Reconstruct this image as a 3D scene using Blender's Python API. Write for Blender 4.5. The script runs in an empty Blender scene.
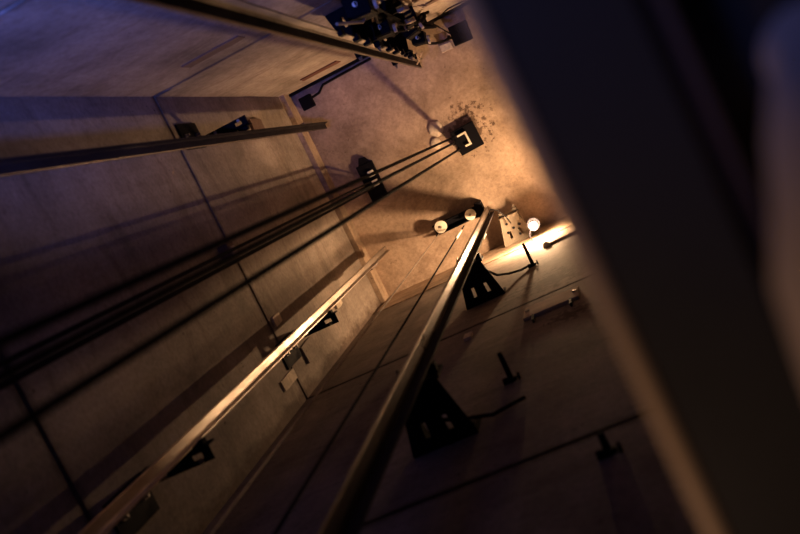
import bpy, bmesh, math, random
from mathutils import Vector, Matrix, noise
random.seed(7)
sc = bpy.context.scene
C = sc.collection
PI = math.pi
H = 1.6                  # camera height above the pit floor; heights "h" below are counted from the camera
TOP = 7.5 + H            # ceiling
W = 1.92                 # clear depth (y)
L = 2.62                 # clear width (x)

# ------------------------------------------------------------------ helpers
def box(bm, x0, x1, y0, y1, z0, z1, m=None):
    vs = [bm.verts.new((x, y, z)) for z in (z0, z1) for y in (y0, y1) for x in (x0, x1)]
    fs = []
    for q in ((0,2,3,1),(4,5,7,6),(0,1,5,4),(2,6,7,3),(0,4,6,2),(1,3,7,5)):
        fs.append(bm.faces.new([vs[i] for i in q]))
    if m is not None:
        for v in vs: v.co = m @ v.co
    return vs

def rings(bm, rs, cap=True):
    for a, b in zip(rs, rs[1:]):
        n = len(a)
        for i in range(n):
            bm.faces.new([a[i], a[(i+1) % n], b[(i+1) % n], b[i]])
    if cap:
        bm.faces.new(list(reversed(rs[0]))); bm.faces.new(rs[-1])

def tube(bm, pts, r, n=10, rr=None):
    pts = [Vector(p) for p in pts]
    up = None; rs = []
    for i, p in enumerate(pts):
        a = pts[max(i-1, 0)]; b = pts[min(i+1, len(pts)-1)]
        t = (b-a).normalized()
        if up is None:
            up = Vector((0,0,1)) if abs(t.z) < .9 else Vector((1,0,0))
        s = t.cross(up).normalized(); up = s.cross(t).normalized()
        rad = rr[i] if rr else r
        rs.append([bm.verts.new(p + (s*math.cos(2*PI*k/n) + up*math.sin(2*PI*k/n))*rad) for k in range(n)])
    rings(bm, rs)

def lathe(bm, prof, c, axis='z', n=20):
    """prof: (radius, height) pairs along axis from point c"""
    rs = []
    c = Vector(c)
    for r, h in prof:
        ring = []
        for k in range(n):
            a = 2*PI*k/n; u, v = max(r, 1e-4)*math.cos(a), max(r, 1e-4)*math.sin(a)
            ring.append(bm.verts.new(c + (Vector((u, v, h)) if axis == 'z' else Vector((v, h, u)) if axis == 'y' else Vector((h, u, v)))))
        rs.append(ring)
    rings(bm, rs)

def prism(bm, poly, z0, z1, m=None):
    """extrude an xy polygon"""
    a = [bm.verts.new((x, y, z0)) for x, y in poly]; b = [bm.verts.new((x, y, z1)) for x, y in poly]
    rings(bm, [a, b])
    if m is not None:
        for v in a+b: v.co = m @ v.co

def holed(bm, us, vs, skip, f, t):
    """plate of grid cells (us x vs), skipping cells in skip; f(u,v)->(Vector), t = thickness vector"""
    t = Vector(t)
    lo = {}; hi = {}
    def g(d, i, j, o):
        if (i, j) not in d: d[(i, j)] = bm.verts.new(Vector(f(us[i], vs[j])) + o)
        return d[(i, j)]
    cells = {(i, j) for i in range(len(us)-1) for j in range(len(vs)-1)} - set(skip)
    for (i, j) in cells:
        q = [(i, j), (i+1, j), (i+1, j+1), (i, j+1)]
        bm.faces.new([g(lo, *p, Vector()) for p in reversed(q)])
        bm.faces.new([g(hi, *p, t) for p in q])
        for k, nb in enumerate(((i, j-1), (i+1, j), (i, j+1), (i-1, j))):
            if nb not in cells:
                p, r = q[k], q[(k+1) % 4]
                bm.faces.new([g(lo, *p, Vector()), g(lo, *r, Vector()), g(hi, *r, t), g(hi, *p, t)])

def obj(name, bm, mat, parent=None, bevel=0, smooth=False, loc=None):
    bmesh.ops.recalc_face_normals(bm, faces=bm.faces)
    me = bpy.data.meshes.new(name); bm.to_mesh(me); bm.free()
    me.materials.append(mat)
    if smooth:
        for p in me.polygons: p.use_smooth = True
    o = bpy.data.objects.new(name, me); C.objects.link(o)
    if parent: o.parent = parent
    if loc: o.location = loc
    if bevel:
        md = o.modifiers.new('bevel', 'BEVEL'); md.width = bevel; md.segments = 2; md.limit_method = 'ANGLE'
    if smooth:
        try:
            md = o.modifiers.new('es', 'EDGE_SPLIT'); md.split_angle = .7
        except Exception: pass
    return o

def tag(o, label, cat, group=None, kind=None):
    o['label'] = label; o['category'] = cat
    if group: o['group'] = group
    if kind: o['kind'] = kind
    return o

def thing(name, label, cat, loc=(0,0,0), rz=0, group=None):
    o = bpy.data.objects.new(name, None); C.objects.link(o)
    o.empty_display_size = .1
    o.location = loc; o.rotation_euler = (0, 0, rz)
    return tag(o, label, cat, group)

def dup(root, loc, label, rz=None, group=None):
    r = root.copy(); C.objects.link(r); r.location = loc
    if rz is not None: r.rotation_euler = (0, 0, rz)
    r['label'] = label
    for ch in list(root.children):
        c = ch.copy(); C.objects.link(c); c.parent = r
        for g in list(ch.children):
            d = g.copy(); C.objects.link(d); d.parent = c
    return r

def struct(name, bm, mat, bevel=0):
    o = obj(name, bm, mat, bevel=bevel); o['kind'] = 'structure'; return o

# ------------------------------------------------------------------ materials
def nodes(name):
    m = bpy.data.materials.new(name); m.use_nodes = True
    nt = m.node_tree; b = nt.nodes['Principled BSDF']
    return m, nt, b

def ramp(nt, src, stops):
    r = nt.nodes.new('ShaderNodeValToRGB'); nt.links.new(src, r.inputs[0])
    e = r.color_ramp.elements
    while len(e) > 1: e.remove(e[-1])
    e[0].position, e[0].color = stops[0][0], (*stops[0][1], 1)
    for p, c in stops[1:]:
        k = e.new(p); k.color = (*c, 1)
    return r.outputs[0]

def noise_n(nt, vec, scale, detail=4, rough=.6, dist=0):
    n = nt.nodes.new('ShaderNodeTexNoise'); n.inputs['Scale'].default_value = scale
    n.inputs['Detail'].default_value = detail; n.inputs['Roughness'].default_value = rough
    n.inputs['Distortion'].default_value = dist
    nt.links.new(vec, n.inputs['Vector']); return n.outputs[0]

def mapping(nt, vec, scale=(1,1,1), loc=(0,0,0)):
    mp = nt.nodes.new('ShaderNodeMapping'); mp.inputs['Scale'].default_value = scale
    mp.inputs['Location'].default_value = loc
    nt.links.new(vec, mp.inputs['Vector']); return mp.outputs[0]

def mul(nt, a, b, fac=1.0, mode='MULTIPLY'):
    x = nt.nodes.new('ShaderNodeMix'); x.data_type = 'RGBA'; x.blend_type = mode
    x.inputs[0].default_value = fac
    nt.links.new(a, x.inputs[6]); nt.links.new(b, x.inputs[7]); return x.outputs[2]

def math_n(nt, op, a, b=None, clamp=False):
    x = nt.nodes.new('ShaderNodeMath'); x.operation = op; x.use_clamp = clamp
    for i, v in enumerate((a, b)):
        if v is None: continue
        if isinstance(v, (int, float)): x.inputs[i].default_value = v
        else: nt.links.new(v, x.inputs[i])
    return x.outputs[0]

def concrete(name, base, seed, streak=(1,1,1), joints=None, splash=None, pore=1.0, bump=.5, crust=None):
    m, nt, b = nodes(name)
    tc = nt.nodes.new('ShaderNodeTexCoord').outputs['Object']
    v = mapping(nt, tc, (1,1,1), (seed, seed*.7, 0))
    big = ramp(nt, noise_n(nt, v, 1.3, 5, .65, .4), [(.3, tuple(c*.55 for c in base)), (.68, tuple(min(1, c*1.25) for c in base))])
    vs = mapping(nt, tc, streak, (seed*1.3, 2, 1))
    st = ramp(nt, noise_n(nt, vs, 5, 4, .6), [(.32, (.68,.66,.64)), (.6, (1,1,1))])
    col = mul(nt, big, st, .8)
    hz = ramp(nt, noise_n(nt, mapping(nt, tc, (.8,.8,2.0)), 2.5, 6, .75, .8), [(.36, (.55,.5,.47)), (.5, (1,1,1)), (.72, (1.0,1.0,1.0))])
    col = mul(nt, col, hz, .55)
    fine = ramp(nt, noise_n(nt, v, 45, 3, .7), [(.3, (.66,.64,.62)), (.6, (1,1,1))])
    col = mul(nt, col, fine, .8)
    pores = ramp(nt, noise_n(nt, v, 26, 2, .5), [(.235, (.25,.22,.2)), (.28, (1,1,1))])
    col = mul(nt, col, pores, pore)
    if joints:
        z = nt.nodes.new('ShaderNodeSeparateXYZ'); nt.links.new(tc, z.inputs[0])
        wob = noise_n(nt, v, 6, 4, .7)
        zz = math_n(nt, 'ADD', z.outputs[2], math_n(nt, 'MULTIPLY', math_n(nt, 'SUBTRACT', wob, .5), .10))
        for j in joints:
            d = math_n(nt, 'ABSOLUTE', math_n(nt, 'SUBTRACT', zz, j))
            stain = ramp(nt, d, [(.012, (.42,.38,.36)), (.05, (1,1,1))])
            col = mul(nt, col, stain, .85)
    if crust:      # ragged mortar crust along one vertical corner
        y = nt.nodes.new('ShaderNodeSeparateXYZ'); nt.links.new(tc, y.inputs[0])
        dd = math_n(nt, 'ABSOLUTE', math_n(nt, 'SUBTRACT', y.outputs[1], crust))
        wb = math_n(nt, 'MULTIPLY', math_n(nt, 'SUBTRACT', noise_n(nt, mapping(nt, tc, (1,1,.45)), 7, 6, .7), .5), .24)
        col = mul(nt, col, ramp(nt, math_n(nt, 'ADD', dd, wb), [(.03, (.34,.27,.24)), (.085, (1,1,1))]), .85)
    if splash:
        for (sx, sy, sz, rad) in splash:
            vm = nt.nodes.new('ShaderNodeVectorMath'); vm.operation = 'DISTANCE'
            nt.links.new(tc, vm.inputs[0]); vm.inputs[1].default_value = (sx, sy, sz)
            dn = math_n(nt, 'DIVIDE', vm.outputs['Value'], rad)
            s = math_n(nt, 'SUBTRACT', noise_n(nt, v, 22, 5, .75), math_n(nt, 'MULTIPLY', dn, .22))
            col = mul(nt, col, ramp(nt, s, [(.34, (1,1,1)), (.42, (.3,.26,.24))]), 1)
    nt.links.new(col, b.inputs['Base Color'])
    b.inputs['Roughness'].default_value = .85
    b.inputs['Specular IOR Level'].default_value = .25
    bp = nt.nodes.new('ShaderNodeBump'); bp.inputs['Strength'].default_value = bump; bp.inputs['Distance'].default_value = .01
    nt.links.new(mul(nt, noise_n(nt, v, 18, 6, .7), noise_n(nt, v, 3, 4, .6)), bp.inputs['Height'])
    nt.links.new(bp.outputs[0], b.inputs['Normal'])
    return m

def metal(name, col, rough=.4, metallic=1.0, dirt=(.35,.25,.2), amt=.5, scale=9, stretch=(1,1,1), bump=0):
    m, nt, b = nodes(name)
    tc = nt.nodes.new('ShaderNodeTexCoord').outputs['Object']
    v = mapping(nt, tc, stretch)
    n = noise_n(nt, v, scale, 6, .7, .3)
    base = ramp(nt, n, [(.38, tuple(c*(1-amt)+dc*amt*c for c, dc in zip(col, dirt))), (.62, col)])
    nt.links.new(base, b.inputs['Base Color'])
    rr = ramp(nt, n, [(.35, (min(1, rough+.25),)*3), (.65, (rough,)*3)])
    nt.links.new(rr, b.inputs['Roughness'])
    b.inputs['Metallic'].default_value = metallic
    if bump:
        bp = nt.nodes.new('ShaderNodeBump'); bp.inputs['Strength'].default_value = bump; bp.inputs['Distance'].default_value = .003
        nt.links.new(noise_n(nt, v, 60, 4, .7), bp.inputs['Height']); nt.links.new(bp.outputs[0], b.inputs['Normal'])
    return m

JZ = [H-.1, H+2.62, H+4.85]
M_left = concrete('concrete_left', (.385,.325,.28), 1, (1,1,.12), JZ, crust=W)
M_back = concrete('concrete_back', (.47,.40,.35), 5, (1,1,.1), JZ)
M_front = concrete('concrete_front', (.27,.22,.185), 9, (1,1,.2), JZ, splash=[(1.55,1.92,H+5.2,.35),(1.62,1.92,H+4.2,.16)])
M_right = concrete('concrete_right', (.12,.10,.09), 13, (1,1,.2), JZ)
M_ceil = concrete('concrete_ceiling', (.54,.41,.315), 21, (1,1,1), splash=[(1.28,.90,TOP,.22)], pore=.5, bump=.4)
M_trim = concrete('plaster_band', (.50,.38,.28), 33, (1,1,1), pore=.6)
M_floor = concrete('pit_floor', (.05,.045,.04), 40)
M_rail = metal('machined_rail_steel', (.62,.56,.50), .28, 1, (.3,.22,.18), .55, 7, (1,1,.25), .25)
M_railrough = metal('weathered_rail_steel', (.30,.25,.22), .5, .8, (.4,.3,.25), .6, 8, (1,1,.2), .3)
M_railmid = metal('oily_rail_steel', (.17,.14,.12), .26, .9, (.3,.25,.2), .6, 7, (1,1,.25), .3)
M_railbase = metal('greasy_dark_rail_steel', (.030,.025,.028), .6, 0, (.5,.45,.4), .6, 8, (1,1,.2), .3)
M_black = metal('black_painted_steel', (.007,.007,.010), .5, 0, (.9,.8,.7), .4, 12)
for mm in (M_black, M_railbase):
    mm.node_tree.nodes['Principled BSDF'].inputs['Specular IOR Level'].default_value = .03
M_zinc = metal('galvanised_steel', (.62,.58,.52), .45, .6, (.6,.5,.4), .35, 14)
M_bolt = metal('bolt_steel', (.4,.37,.34), .35, .9, (.5,.4,.3), .4, 30)
M_rope = metal('wire_rope', (.018,.015,.016), .7, 0, (.5,.4,.4), .5, 60)
M_ropel = metal('bright_wire_rope', (.30,.25,.2), .45, .8, (.5,.4,.4), .5, 60)
M_cable = metal('black_cable_rubber', (.014,.012,.012), .6, 0, (.8,.8,.8), .3, 20)
for mm in (M_rope, M_cable): mm.node_tree.nodes['Principled BSDF'].inputs['Specular IOR Level'].default_value = .02
M_plaster = concrete('light_plaster', (.72,.62,.5), 50, pore=.4)
M_rust = metal('rusty_patch', (.16,.06,.035), .9, 0, (.5,.4,.35), .6, 14)
M_wood = metal('weathered_batten', (.42,.31,.22), .8, 0, (.5,.45,.4), .6, 10, (.2,1,1))
M_pine = metal('pale_pine', (.62,.50,.36), .75, 0, (.6,.55,.5), .5, 10, (.2,1,1))
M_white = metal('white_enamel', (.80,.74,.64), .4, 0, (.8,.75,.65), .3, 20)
M_pale = metal('lit_bracket_steel', (.17,.145,.115), .7, 0, (.7,.6,.5), .4, 20)  # bracket steel coloured paler to show the bulb's light on it
M_tan = metal('tan_lit_edge', (.40,.29,.20), .7, 0, (.7,.6,.5), .3, 6)  # tan colour paints in the lit edge of the near beam
M_beam = metal('dark_beam_paint', (.022,.021,.024), .6, 0, (.8,.8,.9), .4, 5)
M_brown = metal('brown_primer', (.16,.10,.08), .7, 0, (.6,.6,.6), .4, 5)
M_mauve = metal('grey_cable_sheath', (.42,.33,.30), .7, 0, (.8,.8,.8), .2, 5)

m, nt, b = nodes('lamp_glass')
b.inputs['Base Color'].default_value = (1,.8,.5,1)
b.inputs['Emission Color'].default_value = (1,.60,.31,1)
b.inputs['Emission Strength'].default_value = 2350
M_bulb = m

# ------------------------------------------------------------------ the shaft
T = .2
def tiers(zs, gap=.028):
    out = []
    for a, b_ in zip(zs, zs[1:]): out.append((a+gap/2, b_-gap/2))
    return out
zs = [0] + JZ + [TOP]
def wall(name, mat, fn, bk):
    bm = bmesh.new()
    for a, b_ in tiers(zs):
        box(bm, *fn, max(a, 0), b_ if b_ < TOP-.1 else TOP)
    box(bm, *bk, 0, TOP)
    return struct(name, bm, mat)
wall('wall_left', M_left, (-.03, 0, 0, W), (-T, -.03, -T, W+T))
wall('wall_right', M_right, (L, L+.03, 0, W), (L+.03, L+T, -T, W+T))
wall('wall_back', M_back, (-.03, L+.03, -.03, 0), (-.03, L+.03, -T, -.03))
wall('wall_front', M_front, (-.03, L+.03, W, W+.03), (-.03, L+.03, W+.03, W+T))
bm = bmesh.new(); box(bm, -T, L+T, -T, W+T, -T, 0); struct('floor', bm, M_floor)
bm = bmesh.new(); box(bm, -T, L+T, -T, W+T, TOP, TOP+T); struct('ceiling', bm, M_ceil)
# plaster bands under the slab
bm = bmesh.new(); box(bm, 0, .045, 0, W, H+7.30, TOP); struct('trim_1', bm, M_trim, .004)
bm = bmesh.new(); box(bm, .045, L, W-.010, W, H+6.90, TOP); struct('trim_2', bm, M_trim, .006)
# solid black strip painting in the shade of a gap under the slab
bm = bmesh.new(); box(bm, .045, L, 0, .022, TOP-.05, TOP); struct('trim_3', bm, M_black)

# ------------------------------------------------------------------ guide rails
def rail(label, x, y, rz, big, top, base_mat, blade_mat, edge_mat):
    """T profile: base in the xz plane at y=0, blade towards +y"""
    t = thing('guide_rail', label, 'guide rail', (x, y, 0), rz)
    bw, bt, bh, tt = (.088,.012,.068,.016) if big else (.066,.008,.050,.012)
    w, k = bw/2, tt/2
    bm = bmesh.new(); prism(bm, [(-w,0),(w,0),(w,bt*.7),(k*1.8,bt),(k*1.2,bt*1.7),(-k*1.2,bt*1.7),(-k*1.8,bt),(-w,bt*.7)], 0, top)
    obj('base', bm, base_mat, t, .001)
    bm = bmesh.new(); prism(bm, [(-k,bt*1.7),(k,bt*1.7),(k,bh-.004),(-k,bh-.004)], 0, top)
    obj('blade', bm, blade_mat, t, .001)
    bm = bmesh.new(); prism(bm, [(-k,bh-.004),(k,bh-.004),(k*.7,bh),(-k*.7,bh)], 0, top)
    obj('running_edge', bm, edge_mat, t)
    for z in ((H+1.2, H+6.1) if big else (H+2.0, H+6.6)):    # fishplates joining the rail lengths
        bm = bmesh.new(); box(bm, -w*.95, w*.95, -.014, 0, z-.12, z+.12); obj('fishplate', bm, M_railrough, t, .002)
    return t
RX = 1.15
rail('wide steel guide rail down the picture middle, its top beside the bulb', RX, W-.300, PI, True, H+7.36, M_railbase, M_railmid, M_railmid)
rail('wide steel guide rail across the top edge with switches behind it', RX, .243, 0, True, H+7.40, M_railrough, M_railbase, M_railmid)
rail('narrow steel guide rail with a brightly lit edge, low on the left wall', .25, W-.385, PI, False, H+7.30, M_rail, M_rail, M_rail)
rail('narrow dark steel guide rail high on the left wall near the back corner', .27, .365, 0, False, H+7.20, M_railbase, M_railbase, M_railmid)

# ------------------------------------------------------------------ car rail brackets (built off wall y=0, outward +y)
def car_bracket(label, loc, rz, mat=M_black, depth=.25):
    t = thing('rail_bracket', label, 'bracket', loc, rz)
    bm = bmesh.new()      # wall leg of the angle
    box(bm, -.13, .13, 0, .010, -.004, .15)
    obj('wall_leg', bm, mat, t, .003)
    bm = bmesh.new()      # horizontal tapering leg with two slots
    us = [-1, -.47, -.30, .30, .47, 1]; vs = [0, .17, .42, 1]
    def f(u, v): return Vector((u*(.13-.055*v), .010+v*(depth-.010), -.004))
    holed(bm, us, vs, [(1, 1), (3, 1)], f, (0, 0, .010))
    obj('plate', bm, mat, t, .002)
    bm = bmesh.new()      # upstand carrying the rail
    box(bm, -.085, .085, depth-.012, depth, .006, .15)
    obj('rail_leg', bm, mat, t, .003)
    for sx in (-1, 1):    # gusset
        bm = bmesh.new()
        a = [(0.010,.006),(depth-.012,.006),(depth-.012,.03),(.010,.12)]
        vsx = [[bm.verts.new((sx*.07+o, y, z)) for y, z in a] for o in (-.004, .004)]
        rings(bm, vsx); obj('gusset', bm, mat, t)
    for sx in (-1, 1):    # rail clips and bolts
        bm = bmesh.new(); box(bm, sx*.062-.018, sx*.062+.018, depth, depth+.034, .05, .10)
        c = obj('clip_or_shade_block', bm, mat, t, .004)
        bm = bmesh.new(); lathe(bm, [(.012,0),(.012,.012),(.007,.012),(.007,.026)], (sx*.062, depth+.034, .075), 'y', 6)
        obj('bolt', bm, M_bolt, c)
        bm = bmesh.new(); lathe(bm, [(.013,0),(.013,.012),(.008,.012),(.008,.03)], (sx*.10, .010, .10), 'y', 6)
        obj('bolt', bm, M_bolt, t)
    return t
BX = 1.11
b0 = car_bracket('black two-slot rail bracket below the bulb with a cable entering it', (BX, W, H+5.40), PI)
dup(b0, (BX, W, H+3.05), 'black steel rail bracket deep in shadow at the bottom of the picture')
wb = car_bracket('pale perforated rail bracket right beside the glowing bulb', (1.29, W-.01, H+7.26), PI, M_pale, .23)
# extra holes of the pale bracket: dark bolt heads
for x, y in ((-.055,.13),(0,.12),(.055,.10),(-.03,.055),(.04,.17)):
    bm = bmesh.new(); lathe(bm, [(.011,-.010),(.011,0)], (x, y, -.004), 'z', 10); obj('bolt', bm, M_black, wb)
b1 = dup(b0, (BX+.04, 0, H+5.15), 'black steel rail bracket behind the top rail, left of the switch cluster', 0)
b2 = dup(b0, (BX+.04, 0, H+6.45), 'black steel rail bracket behind the top rail, farthest under the ceiling', 0)

# ------------------------------------------------------------------ counterweight rail brackets (built off wall x=0, outward +x)
def cw_bracket(label, loc, s):
    """s=+1: rail on the -y side of the arm (lower), s=-1 the other side"""
    t = thing('rail_bracket', label, 'bracket', loc)
    bm = bmesh.new(); box(bm, 0, .012, min(-.06*s,.10*s), max(-.06*s,.10*s), -.27, .02); obj('wall_plate', bm, M_black, t, .003)
    bm = bmesh.new()
    us = [0, .30, .44, .74, .88, 1]; vs = [0, .32, .68, 1]
    def f(u, v): return Vector((.010+u*.31, -s*.028+s*(v-.5)*.06, -.005))
    holed(bm, us, vs, [(3, 1)], f, (0, 0, .008))
    obj('arm', bm, M_black, t, .0015)
    bm = bmesh.new(); y0 = -s*.058
    us = [.010, .08, .13, .24, .29, .32]; vs = [-.005, .02, .04, .06]
    holed(bm, us, vs, [(1, 1), (3, 1)], lambda u, v: Vector((u, y0, v)), (0, s*.007, 0))
    obj('arm_flange', bm, M_black, t)
    for x in (.06, .11, .27):
        bm = bmesh.new(); lathe(bm, [(.010,0),(.010,-.010),(.006,-.010),(.006,-.018)], (x, -s*.012, -.005), 'z', 6); obj('bolt', bm, M_bolt, t)
    for z in (-.22, -.05):
        bm = bmesh.new(); lathe(bm, [(.012,0),(.012,.011),(.007,.011),(.007,.028)], (.012, s*.02, z), 'x', 6); obj('bolt', bm, M_bolt, t)
    bm = bmesh.new(); box(bm, .235, .30, min(y0, y0-s*.022), max(y0, y0-s*.022), .005, .045); obj('clip_or_shade_block', bm, M_black, t, .003)
    return t
c1 = cw_bracket('black slotted bracket arm behind the bright narrow rail, middle of the left wall', (0, 1.61, H+5.05), 1)
dup(c1, (0, 1.61, H+2.98), 'black slotted bracket arm behind the bright narrow rail, near the lower left corner')
c2 = cw_bracket('black slotted bracket arm on the left wall behind the upper narrow rail', (0, .275, H+5.20), -1)
# thin patches and lumps on the surfaces
def patch(label, loc, sx, sy, sz, mat, name='surface_patch', cat='mortar patch'):
    bm = bmesh.new(); box(bm, -sx, sx, -sy, sy, -sz, sz)
    bmesh.ops.subdivide_edges(bm, edges=bm.edges, cuts=3, use_grid_fill=True)
    for v in bm.verts:
        n = noise.noise_vector(Vector(loc)*3 + v.co*9)
        v.co += Vector((n.x*min(sx,.02)*.6, n.y*min(sy,.02)*.6, n.z*min(sz,.02)*.6))
    o = obj(name, bm, mat, smooth=True); o.location = loc
    return tag(o, label, cat)
patch('small square brown patch on the left wall beyond the upper slotted arm', (.010, .235, H+6.35), .011, .05, .13, M_brown)
patch('square grey patch just below the middle slotted arm on the left wall', (.008, 1.72, H+5.25), .009, .055, .14, M_left)
patch('pale crumbled mortar lump below the middle bracket of the left wall', (.006, 1.75, H+4.72), .007, .03, .12, M_plaster)
patch('small pale mortar lump on the left wall above the bright narrow rail', (.006, 1.44, H+4.98), .007, .028, .06, M_plaster)
patch('small light clip patch beside the bright rail near the ceiling corner', (.008, 1.64, H+6.2), .008, .025, .09, M_plaster)
patch('rusty red strip on the back wall near the ceiling corner', (.465, .004, H+7.03), .165, .004, .07, M_rust)
patch('faint dark strip on the back wall above the wall joint', (.52, .003, H+4.55), .17, .003, .06, M_brown)

# ------------------------------------------------------------------ hoist ropes, the plates they hang from
def rope_obj(label, pts, r, mat, name='steel_rope', cat='rope', group=None, n=8):
    bm = bmesh.new(); tube(bm, pts, r, n)
    return tag(obj(name, bm, mat, smooth=True), label, cat, group)
for i, (x, y, l) in enumerate(((1.115,.925,'upper'),(1.13,.968,'middle'),(1.145,1.035,'lower'))):
    rope_obj('dark hoist rope leaving the square ceiling plate, %s of its three' % l, [(x,y,TOP-.02),(x,y,H+4),(x-.005,y,0)], .0085, M_rope)
for i, (x, y, l) in enumerate(((.335,.90,'upper'),(.345,.955,'middle'),(.36,1.01,'lower'))):
    rope_obj('dark hoist rope leaving the slotted ceiling plate, %s of its three' % l, [(x,y,TOP-.02),(x,y,H+4),(x,y,0)], .008, M_rope)
# rope plate with white channel
t = thing('rope_anchor', 'dark square rope plate with a pale open channel on the ceiling', 'rope anchor', (1.22,.985,TOP), -.05)
bm = bmesh.new(); box(bm, -.085,.12,-.11,.105,-.05,0); obj('plate', bm, M_black, t, .006)
bm = bmesh.new()
box(bm, -.045,.035,-.062,-.046,-.075,-.05); box(bm, .019,.035,-.046,.040,-.075,-.05); box(bm, -.02,.035,.040,.056,-.075,-.05)
obj('channel', bm, M_white, t, .003)
for y in (-.06,-.017,.045):
    bm = bmesh.new(); lathe(bm, [(.014,-.085),(.016,-.06),(.016,-.05)], (-.085,y,0), 'z', 10); obj('rope_socket', bm, M_black, t)
# slotted rope plate
t = thing('rope_anchor', 'narrow black rope plate with four pale slots on the ceiling', 'rope anchor', (.36,.955,TOP))
bm = bmesh.new(); box(bm, -.075,.075,-.16,.17,-.035,0); obj('plate', bm, M_black, t, .006)
bm = bmesh.new(); prism(bm, [(-.05,-.16),(.05,-.16),(.03,-.21),(-.02,-.22)], -.03, 0); obj('tongue', bm, M_black, t)
for i, y in enumerate((-.075,-.045,.01,.04)):
    bm = bmesh.new(); box(bm, .0,.05,y-.011,y+.011,-.055,-.035); obj('wedge', bm, M_white, t, .003)
for (x, y, r, l) in ((1.035,.80,.065,'larger pale plaster lump on the ceiling above the square rope plate'), (.985,.905,.048,'smaller pale plaster lump on the ceiling beside the rope ends')):
    bm = bmesh.new(); bmesh.ops.create_icosphere(bm, subdivisions=3, radius=r)
    for v in bm.verts:
        v.co.z *= .35; v.co *= 1+.18*noise.noise(v.co*30)
    o = obj('plaster_lump', bm, M_plaster, smooth=True); o.location = (x, y, TOP-.005); tag(o, l, 'plaster lump')
# two thin ropes with round discs near rail
def disc(label, x, y, dz, r):
    t = thing('rope_pulley', label, 'pulley', (x, y, TOP))
    bm = bmesh.new(); lathe(bm, [(r*.5,-dz-.03),(r,-dz-.026),(r,-dz-.018),(r*.8,-dz-.013),(r,-dz-.008),(r,-dz),(r*.5,-dz+.004)], (0,0,0), 'z', 24)
    obj('disc', bm, M_white, t, smooth=True)
    bm = bmesh.new(); lathe(bm, [(.011,-dz-.04),(.011,0)], (0,0,0), 'z', 12); obj('spindle', bm, M_bolt, t)
disc('round white pulley at the head of the left thin rope', .735, 1.545, .10, .052)
disc('round white pulley against the head of the wide guide rail', 1.005, 1.555, .12, .046)
t = thing('hanger_beam', 'dark short steel hanger under the ceiling carrying the two white pulleys', 'steel hanger', (.88,1.56,TOP))
bm = bmesh.new(); box(bm, -.22,.24,-.045,-.035,-.09,0); box(bm, -.22,.24,.035,.045,-.09,0); box(bm, -.22,.24,-.045,.045,-.012,0); obj('channel', bm, M_black, t, .003)
bm = bmesh.new(); box(bm, .18,.24,-.07,.07,-.12,-.0); obj('end_plate', bm, M_black, t, .003)
rope_obj('thin light rope hanging from the left white pulley', [(.70,1.59,TOP-.11),(.70,1.59,H+3),(.70,1.59,0)], .0045, M_ropel)
rope_obj('thin dark rope hanging left of the wide guide rail', [(.905,1.625,TOP-.05),(.905,1.625,H+3),(.905,1.625,0)], .0055, M_rope)
bm = bmesh.new(); lathe(bm, [(.008,0),(.011,.02),(.011,.42),(.006,.44)], (.905,1.625,TOP-.75), 'z', 10)
tag(obj('rope_ferrule', bm, M_white, smooth=True), 'pale sleeve at the top of the thin dark rope', 'sleeve')
# rope clip on left wall
t = thing('rope_guide', 'small box shaped rope guide on the left wall at the panel joint', 'rope guide', (0,.965,H+4.72))
bm = bmesh.new(); box(bm, -.03,.06,-.055,.055,-.05,.05); obj('housing', bm, M_brown, t, .005)
bm = bmesh.new(); box(bm, .06,.068,-.03,.035,-.035,.03); obj('cover', bm, M_mauve, t, .003)
for k in (-.02,.02):
    bm = bmesh.new(); lathe(bm, [(.007,.068),(.007,.078)], (0,k,0), 'x', 6); obj('bolt', bm, M_bolt, t)

# ------------------------------------------------------------------ lamp
BP = Vector((1.465, 1.795, H+6.86))
t = thing('light_bulb', 'glowing bare light bulb near the ceiling by the lower right wall', 'light bulb', BP)
bm = bmesh.new(); lathe(bm, [(.003,-.042),(.016,-.038),(.027,-.026),(.031,-.008),(.028,.010),(.020,.026),(.014,.036),(.013,.040)], (0,0,0), 'z', 20)
obj('bulb', bm, M_bulb, t, smooth=True)
bm = bmesh.new(); lathe(bm, [(.015,.040),(.021,.044),(.021,.075),(.050,.082),(.052,.088),(.022,.092),(.014,.105),(.006,.11)], (0,0,0), 'z', 20)
obj('socket', bm, M_black, t, smooth=True)
bm = bmesh.new(); tube(bm, [(0,0,.10),(.004,0,.25),(-.01,.01,.4),(0,.02,.64)], .004, 8); obj('wire', bm, M_cable, t, smooth=True)
bm = bmesh.new(); tube(bm, [(-.02,.0,.06),(-.06,.06,.065),(-.06,.12,.065)], .005, 8); obj('support_arm', bm, M_black, t, smooth=True)
# conduit and small fitting on the wall beside the bulb
t = thing('conduit', 'slim metal conduit with an end fitting whitened as a glint on the wall right of the bulb', 'conduit', (1.52,W,H+6.45))
bm = bmesh.new(); tube(bm, [(0,-.009,0),(.10,-.009,.015),(.30,-.009,.03)], .009, 10); obj('pipe', bm, M_wood, t, smooth=True)
bm = bmesh.new(); lathe(bm, [(.028,0),(.03,-.012),(.02,-.03),(.004,-.038)], (0,0,0), 'y', 16); obj('fitting', bm, M_white, t, smooth=True)  # white paints in the bulb's bright reflection on the fitting
bm = bmesh.new(); box(bm, .29,.32,-.03,0,.015,.045); obj('clip', bm, M_rust, t, .003)

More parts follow.
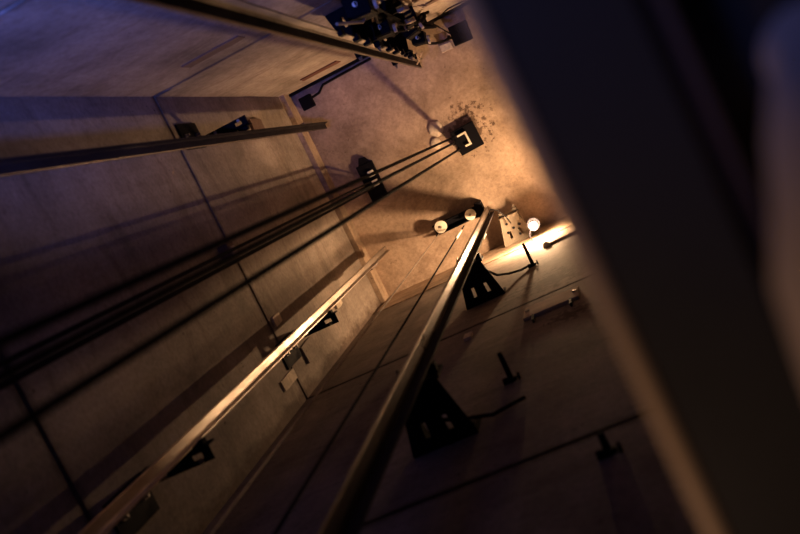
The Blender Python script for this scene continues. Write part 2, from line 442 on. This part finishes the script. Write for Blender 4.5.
# ------------------------------------------------------------------ pegs, cables on lower right wall
def peg(label, x, h, ln, rod=.011):
    t = thing('wall_peg', label, 'peg', (x, W, H+h))
    bm = bmesh.new(); tube(bm, [(0,0,0),(0,-ln,0)], rod, 8, rr=[rod*1.15, rod*.9]); obj('rod', bm, M_black, t)
    bm = bmesh.new(); box(bm, -.024,.024,-.018,-.002,-.013,.013); obj('cleat', bm, M_black, t, .004)
    bm = bmesh.new(); lathe(bm, [(.013,-.012),(.015,-.008),(.015,.008),(.013,.012)], (-.024,-.010,0), 'x', 8); obj('clamp', bm, M_black, t)
    bm = bmesh.new(); lathe(bm, [(.018,0),(.018,.009)], (.028,-.010,0), 'x', 6); obj('nut', bm, M_black, t)
    return t
peg('dark upright peg with a cleat on the wall just below the bulb', 1.42, 5.90, .165)
peg('dark upright peg low on the shadowed lower right wall', 1.355, 3.50, .13)
peg('dark upright peg at the bottom near the dark foreground beam', 1.69, 2.42, .07)
rope_obj('black cable curving from the slotted bracket to the peg below the bulb',
    [(1.14,W-.19,H+5.46),(1.18,W-.16,H+5.50),(1.22,W-.10,H+5.55),(1.27,W-.045,H+5.75),(1.34,W-.020,H+5.84),(1.38,W-.016,H+5.89)], .008, M_cable, 'cable', 'cable')
rope_obj('thin black wire arching from the rail head to the pale bracket', [(1.16,1.60,H+7.16),(1.19,1.57,H+7.17),(1.24,1.60,H+7.17),(1.28,1.68,H+7.18),(1.29,1.74,H+7.18)], .005, M_cable, 'cable', 'cable')
rope_obj('faint dark cable leaving the lowest shadowed bracket to the right', [(1.12,W-.10,H+3.05),(1.2,W-.06,H+3.08),(1.30,W-.02,H+3.12),(1.42,W-.012,H+3.2)], .008, M_cable, 'cable', 'cable')
t = thing('wall_batten', 'pale wooden batten with two pins fixed across the lower right wall', 'batten', (1.39,W,H+4.55))
bm = bmesh.new(); box(bm, 0,.30,-.02,0,-.12,.10, Matrix.Rotation(.04,4,'Y')); obj('board', bm, M_pine, t, .004)
for x in (.02,.28):
    bm = bmesh.new(); lathe(bm, [(.014,0),(.012,-.008)], (x,-.02,-x*.04), 'y', 8); obj('screw', bm, M_bolt, t)
for x in (.05,.25):
    bm = bmesh.new(); box(bm, x-.006,x+.006,-.02,-.0,-.22,-.11); obj('pin', bm, M_black, t)
patch('small crumb of pale mortar near the wide rail below the slotted bracket', (1.06, W-.008, H+4.62), .022, .009, .05, M_plaster)

# ------------------------------------------------------------------ ceiling boxes
def cbox(label, x, y, s, d, rz=0):
    t = thing('junction_box', label, 'junction box', (x, y, TOP), rz)
    bm = bmesh.new(); box(bm, -s,s,-s,s,-d,0); obj('housing', bm, M_black, t, .006)
    bm = bmesh.new(); box(bm, -s*.9,s*.9,-s*.9,s*.9,-d-.006,-d); c = obj('lid', bm, M_black, t, .002)
    for a in (-1,1):
        for b_ in (-1,1):
            bm = bmesh.new(); lathe(bm, [(.005,-d-.010),(.005,-d-.004)], (a*s*.75,b_*s*.75,0), 'z', 8); obj('screw', bm, M_black, c)
cbox('large black junction box on the ceiling right of the switch cluster', 1.55, .20, .078, .07, .06)
cbox('small black junction box in the ceiling corner by the left wall', .155, .125, .055, .05)
rope_obj('black cable along the ceiling edge from the corner box', [(.2,.11,TOP-.03),(.28,.10,TOP-.012),(.34,.055,TOP-.012),(.5,.05,TOP-.012),(.80,.045,TOP-.012)], .011, M_cable, 'cable', 'cable')
rope_obj('thin dark wire running off the ceiling box along the back wall', [(1.47,.16,TOP-.03),(1.40,.06,H+7.2),(1.55,.01,H+7.25),(1.95,.01,H+7.3)], .006, M_cable, 'cable', 'cable')
patch('pinkish mortar block beside the large ceiling box', (1.40,.245,TOP-.02), .05,.026,.020, M_plaster)

# ------------------------------------------------------------------ switch cluster behind the top rail
def switch(label, x, y, h, rz=0, s=1.0):
    t = thing('limit_switch', label, 'limit switch', (x, y, H+h), rz)
    bm = bmesh.new(); box(bm, -.05*s,.05*s,-.04*s,.04*s,0,.17*s); hs = obj('housing', bm, M_black, t, .006)
    bm = bmesh.new(); box(bm, -.045*s,.045*s,.04*s,.046*s,.01,.16*s); obj('cover', bm, M_black, hs, .002)
    bm = bmesh.new(); tube(bm, [(.05*s,0,.13*s),(.075*s,0,.13*s)], .012, 10); obj('shaft', bm, M_bolt, t)
    bm = bmesh.new(); tube(bm, [(.07*s,0,.13*s),(.08*s,.02,.02*s),(.085*s,.05,-.10*s)], .008, 8); lv = obj('lever', bm, M_zinc, t)
    bm = bmesh.new(); lathe(bm, [(.022,-.008),(.022,.008)], (.088*s,.052,-.11*s), 'x', 14); obj('roller', bm, M_plaster, lv)
    bm = bmesh.new(); tube(bm, [(0,0,0),(0,0,-.03)], .013, 10); obj('cable_gland', bm, M_zinc, t)
t = thing('switch_carrier', 'tan steel angle frame holding the switches behind the top rail', 'steel frame', (1.30,.0,H))
bm = bmesh.new(); box(bm, -.02,.02,.10,.105,4.6,7.0); box(bm, -.02,-.015,.105,.14,4.6,7.0); obj('upright', bm, M_black, t)
for z in (4.75, 5.6, 6.3, 6.9):
    bm = bmesh.new(); box(bm, -.09,.09,0,.10,z,z+.035); obj('cross_arm', bm, M_black, t, .003)
switch('black limit switch in the cluster behind the top rail, nearest the frame edge', 1.32, .17, 4.35, .1, 1.25)
switch('black limit switch in the middle of the cluster behind the top rail', 1.25, .17, 5.35, .1, 1.1)
switch('black limit switch with lever, next to last in the cluster', 1.33, .17, 6.0, -.2)
switch('black limit switch with lever, farthest in the cluster under the ceiling', 1.30, .17, 6.65, .2)
# black blocks painting in shadow notches along the top rail's flange
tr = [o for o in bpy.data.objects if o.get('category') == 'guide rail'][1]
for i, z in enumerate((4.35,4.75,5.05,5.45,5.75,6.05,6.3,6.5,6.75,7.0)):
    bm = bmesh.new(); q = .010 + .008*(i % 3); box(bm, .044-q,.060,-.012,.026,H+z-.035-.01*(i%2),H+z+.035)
    obj('clip_or_shade_block', bm, M_black, tr, .003)
# tan terminal box
t = thing('terminal_box', 'tan open terminal box on the back wall among the switches', 'terminal box', (1.42, 0, H+5.15))
bm = bmesh.new(); box(bm, -.07,.07,0,.06,-.13,.13); obj('housing', bm, M_wood, t, .005)
bm = bmesh.new(); box(bm, -.055,.055,.06,.066,-.11,.11); obj('cover', bm, M_brown, t, .002)
# roller chain-like strip of clips
t = thing('cable_chain', 'segmented tan cable chain slanting through the switch cluster', 'cable chain')
n = 16
for i in range(n):
    k = i/(n-1)
    p = Vector((1.42-.12*k + .02*math.sin(k*9), .13+.05*math.sin(k*5), H+5.2+1.6*k))
    bm = bmesh.new(); box(bm, -.022,.022,-.014,.014,-.045,.035, Matrix.Translation(p) @ Matrix.Rotation(.3*math.sin(i*1.9),4,'Y'))
    obj('link', bm, M_wood if i % 3 == 1 else M_black, t, .003)
def squiggle(a, b_, amp, k, seed):
    rnd = random.Random(seed); pts = []
    ph = [rnd.uniform(0, 6) for _ in range(3)]
    for i in range(25):
        u = i/24; e = math.sin(PI*u)
        p = Vector(a).lerp(Vector(b_), u)
        pts.append(p + Vector((math.sin(u*k+ph[0])*amp*e, abs(math.sin(u*k*.8+ph[1]))*amp*.7*e, math.cos(u*k*.7+ph[2])*amp*.8*e)))
    return pts
cab = [((1.32,.17,H+4.32),(1.36,.08,H+6.9),.07,9,'black cable snaking along the switch cluster from its nearest switch'),
       ((1.25,.17,H+5.32),(1.45,.05,H+6.6),.09,11,'black cable looping from the middle switch to the back wall'),
       ((1.33,.17,H+5.97),(1.42,.06,H+7.1),.08,8,'black cable looping under the next to last switch'),
       ((1.42,.06,H+5.3),(1.20,.14,H+6.2),.09,10,'black cable leaving the tan terminal box'),
       ((1.30,.17,H+6.62),(1.47,.2,TOP-.04),.06,8,'black cable joining the last switch to the ceiling box')]
for i, (a, b_, amp, k, l) in enumerate(cab):
    rope_obj(l, squiggle(a, b_, amp, k, i+3), .011, M_cable, 'cable', 'cable')
rope_obj('pale bent conduit piece in front of the cluster near the top edge', [(1.24,.25,H+4.10),(1.30,.24,H+4.45),(1.36,.17,H+4.55)], .008, M_wood, 'conduit', 'conduit')
rope_obj('pale looped wire beside the rail end below the ceiling', [(1.28,.3,H+6.3),(1.26,.34,H+6.45),(1.22,.34,H+6.6),(1.24,.30,H+6.75),(1.28,.27,H+6.7)], .006, M_wood, 'cable', 'cable')
# brown strips painting in shadows on the back wall right of the cluster
for i, (x0, x1, h, l) in enumerate(((1.42,1.66,6.15,'painted shadow strip on the back wall, the one nearest the top edge'),(1.45,1.68,6.55,'painted shadow strip on the back wall, the one nearest the ceiling'))):
    bm = bmesh.new(); box(bm, x0,x1,0,.012,H+h-.05,H+h+.05); tag(obj('shadow_strip', bm, M_brown, bevel=.003), l, 'painted shadow')

# ------------------------------------------------------------------ dark platform beam close to the camera
def beam_obj(name, label, cat, loc): return thing(name, label, cat, loc)
t = thing('platform_beam', 'huge blurred dark beam close to the lens with a tan edge, crossing the right side', 'beam', (1.919, 0, H+.60))
bm = bmesh.new(); box(bm, 0,.088,0,W,0,.012); box(bm, .030,.042,0,W,.012,.16); box(bm, 0,.088,0,W,.16,.172); obj('girder', bm, M_beam, t, .002)
bm = bmesh.new(); tube(bm, [(-.005,0,.005),(-.005,W,.005)], .0085, 16); obj('lit_edge', bm, M_tan, t, smooth=True)  # tube added as the beam's lit edge
t = thing('platform_deck', 'blurred dark brown deck plate right of the near beam', 'deck plate', (2.012, 0, H+.64))
bm = bmesh.new(); box(bm, 0,L-2.012,0,W,0,.02); obj('plate', bm, M_beam, t, .002)
bm = bmesh.new(); box(bm, -.004,.014,0,W,-.03,0); obj('lip', bm, M_brown, t, .002)
# travelling cable bulging near the lens
pts = [(2.10,1.0,H+.64),(2.09,1.0,H+.56),(2.072,1.01,H+.515),(2.056,1.035,H+.50),(2.044,1.07,H+.495),(2.030,1.10,H+.49),(2.025,1.16,H+.485),(2.025,1.24,H+.49),(2.035,1.34,H+.52),(2.05,1.42,H+.58),(2.06,1.46,H+.64)]
bm = bmesh.new(); tube(bm, pts, .034, 20)
tag(obj('travelling_cable', bm, M_mauve, smooth=True), 'blurred thick greyish mauve cable curving along the right frame edge', 'cable')

# ------------------------------------------------------------------ lights
def lamp(kind, name, loc, col, en, **k):
    d = bpy.data.lights.new(name, kind); d.color = col; d.energy = en
    for a, v in k.items(): setattr(d, a, v)
    o = bpy.data.objects.new(name, d); C.objects.link(o); o.location = loc
    return o
def aim(o, p): o.rotation_euler = (Vector(p)-o.location).to_track_quat('-Z','Y').to_euler()
# added blue fill spot out of view, without a fixture, brightening the back wall
s = lamp('SPOT', 'blue_fill_spot', (1.0, .80, H+.35), (.13,.20,1), 420, spot_size=.80, spot_blend=1.0, shadow_soft_size=.05)
aim(s, (.78, 0, H+2.75))
s2 = lamp('SPOT', 'warm_fill_spot', (1.50, 1.48, H+.30), (1,.62,.40), 5.0, spot_size=1.25, spot_blend=1.0, shadow_soft_size=.04)  # added warm fill for the near beam and cable, no fixture modelled
aim(s2, (2.00, 1.12, H+.52))
s3 = lamp('SPOT', 'beam_fill_spot', (1.50, .45, H+.15), (.24,.30,1), 7.0, spot_size=.74, spot_blend=1.0, shadow_soft_size=.05)  # added blue fill for the upper end of the near beam, no fixture
aim(s3, (1.97, .80, H+.6))

w = bpy.data.worlds.new('world'); sc.world = w; w.use_nodes = True
w.node_tree.nodes['Background'].inputs[0].default_value = (.1,.12,.3,1)
w.node_tree.nodes['Background'].inputs[1].default_value = .05

# ------------------------------------------------------------------ camera
f = 900.0
Zc = Vector((143, 170, -f)).normalized()
a = math.radians(26)
d = Vector((math.cos(a), math.sin(a), 0))
Xc = (d - Zc*d.dot(Zc)).normalized(); Yc = Zc.cross(Xc)
cd = bpy.data.cameras.new('camera'); cam = bpy.data.objects.new('camera', cd); C.objects.link(cam)
cd.sensor_width = 36; cd.lens = 36*f/800; cd.clip_start = .02
cam.matrix_world = Matrix.Translation((1.93,.95,H)) @ Matrix((Xc, Yc, Zc)).to_4x4()
cd.dof.use_dof = True; cd.dof.focus_distance = 7.0; cd.dof.aperture_fstop = 2.0
sc.camera = cam
sc.view_settings.view_transform = 'Standard'; sc.view_settings.look = 'None'
sc.view_settings.exposure = 0; sc.view_settings.gamma = 1; sc.view_settings.use_curve_mapping = False
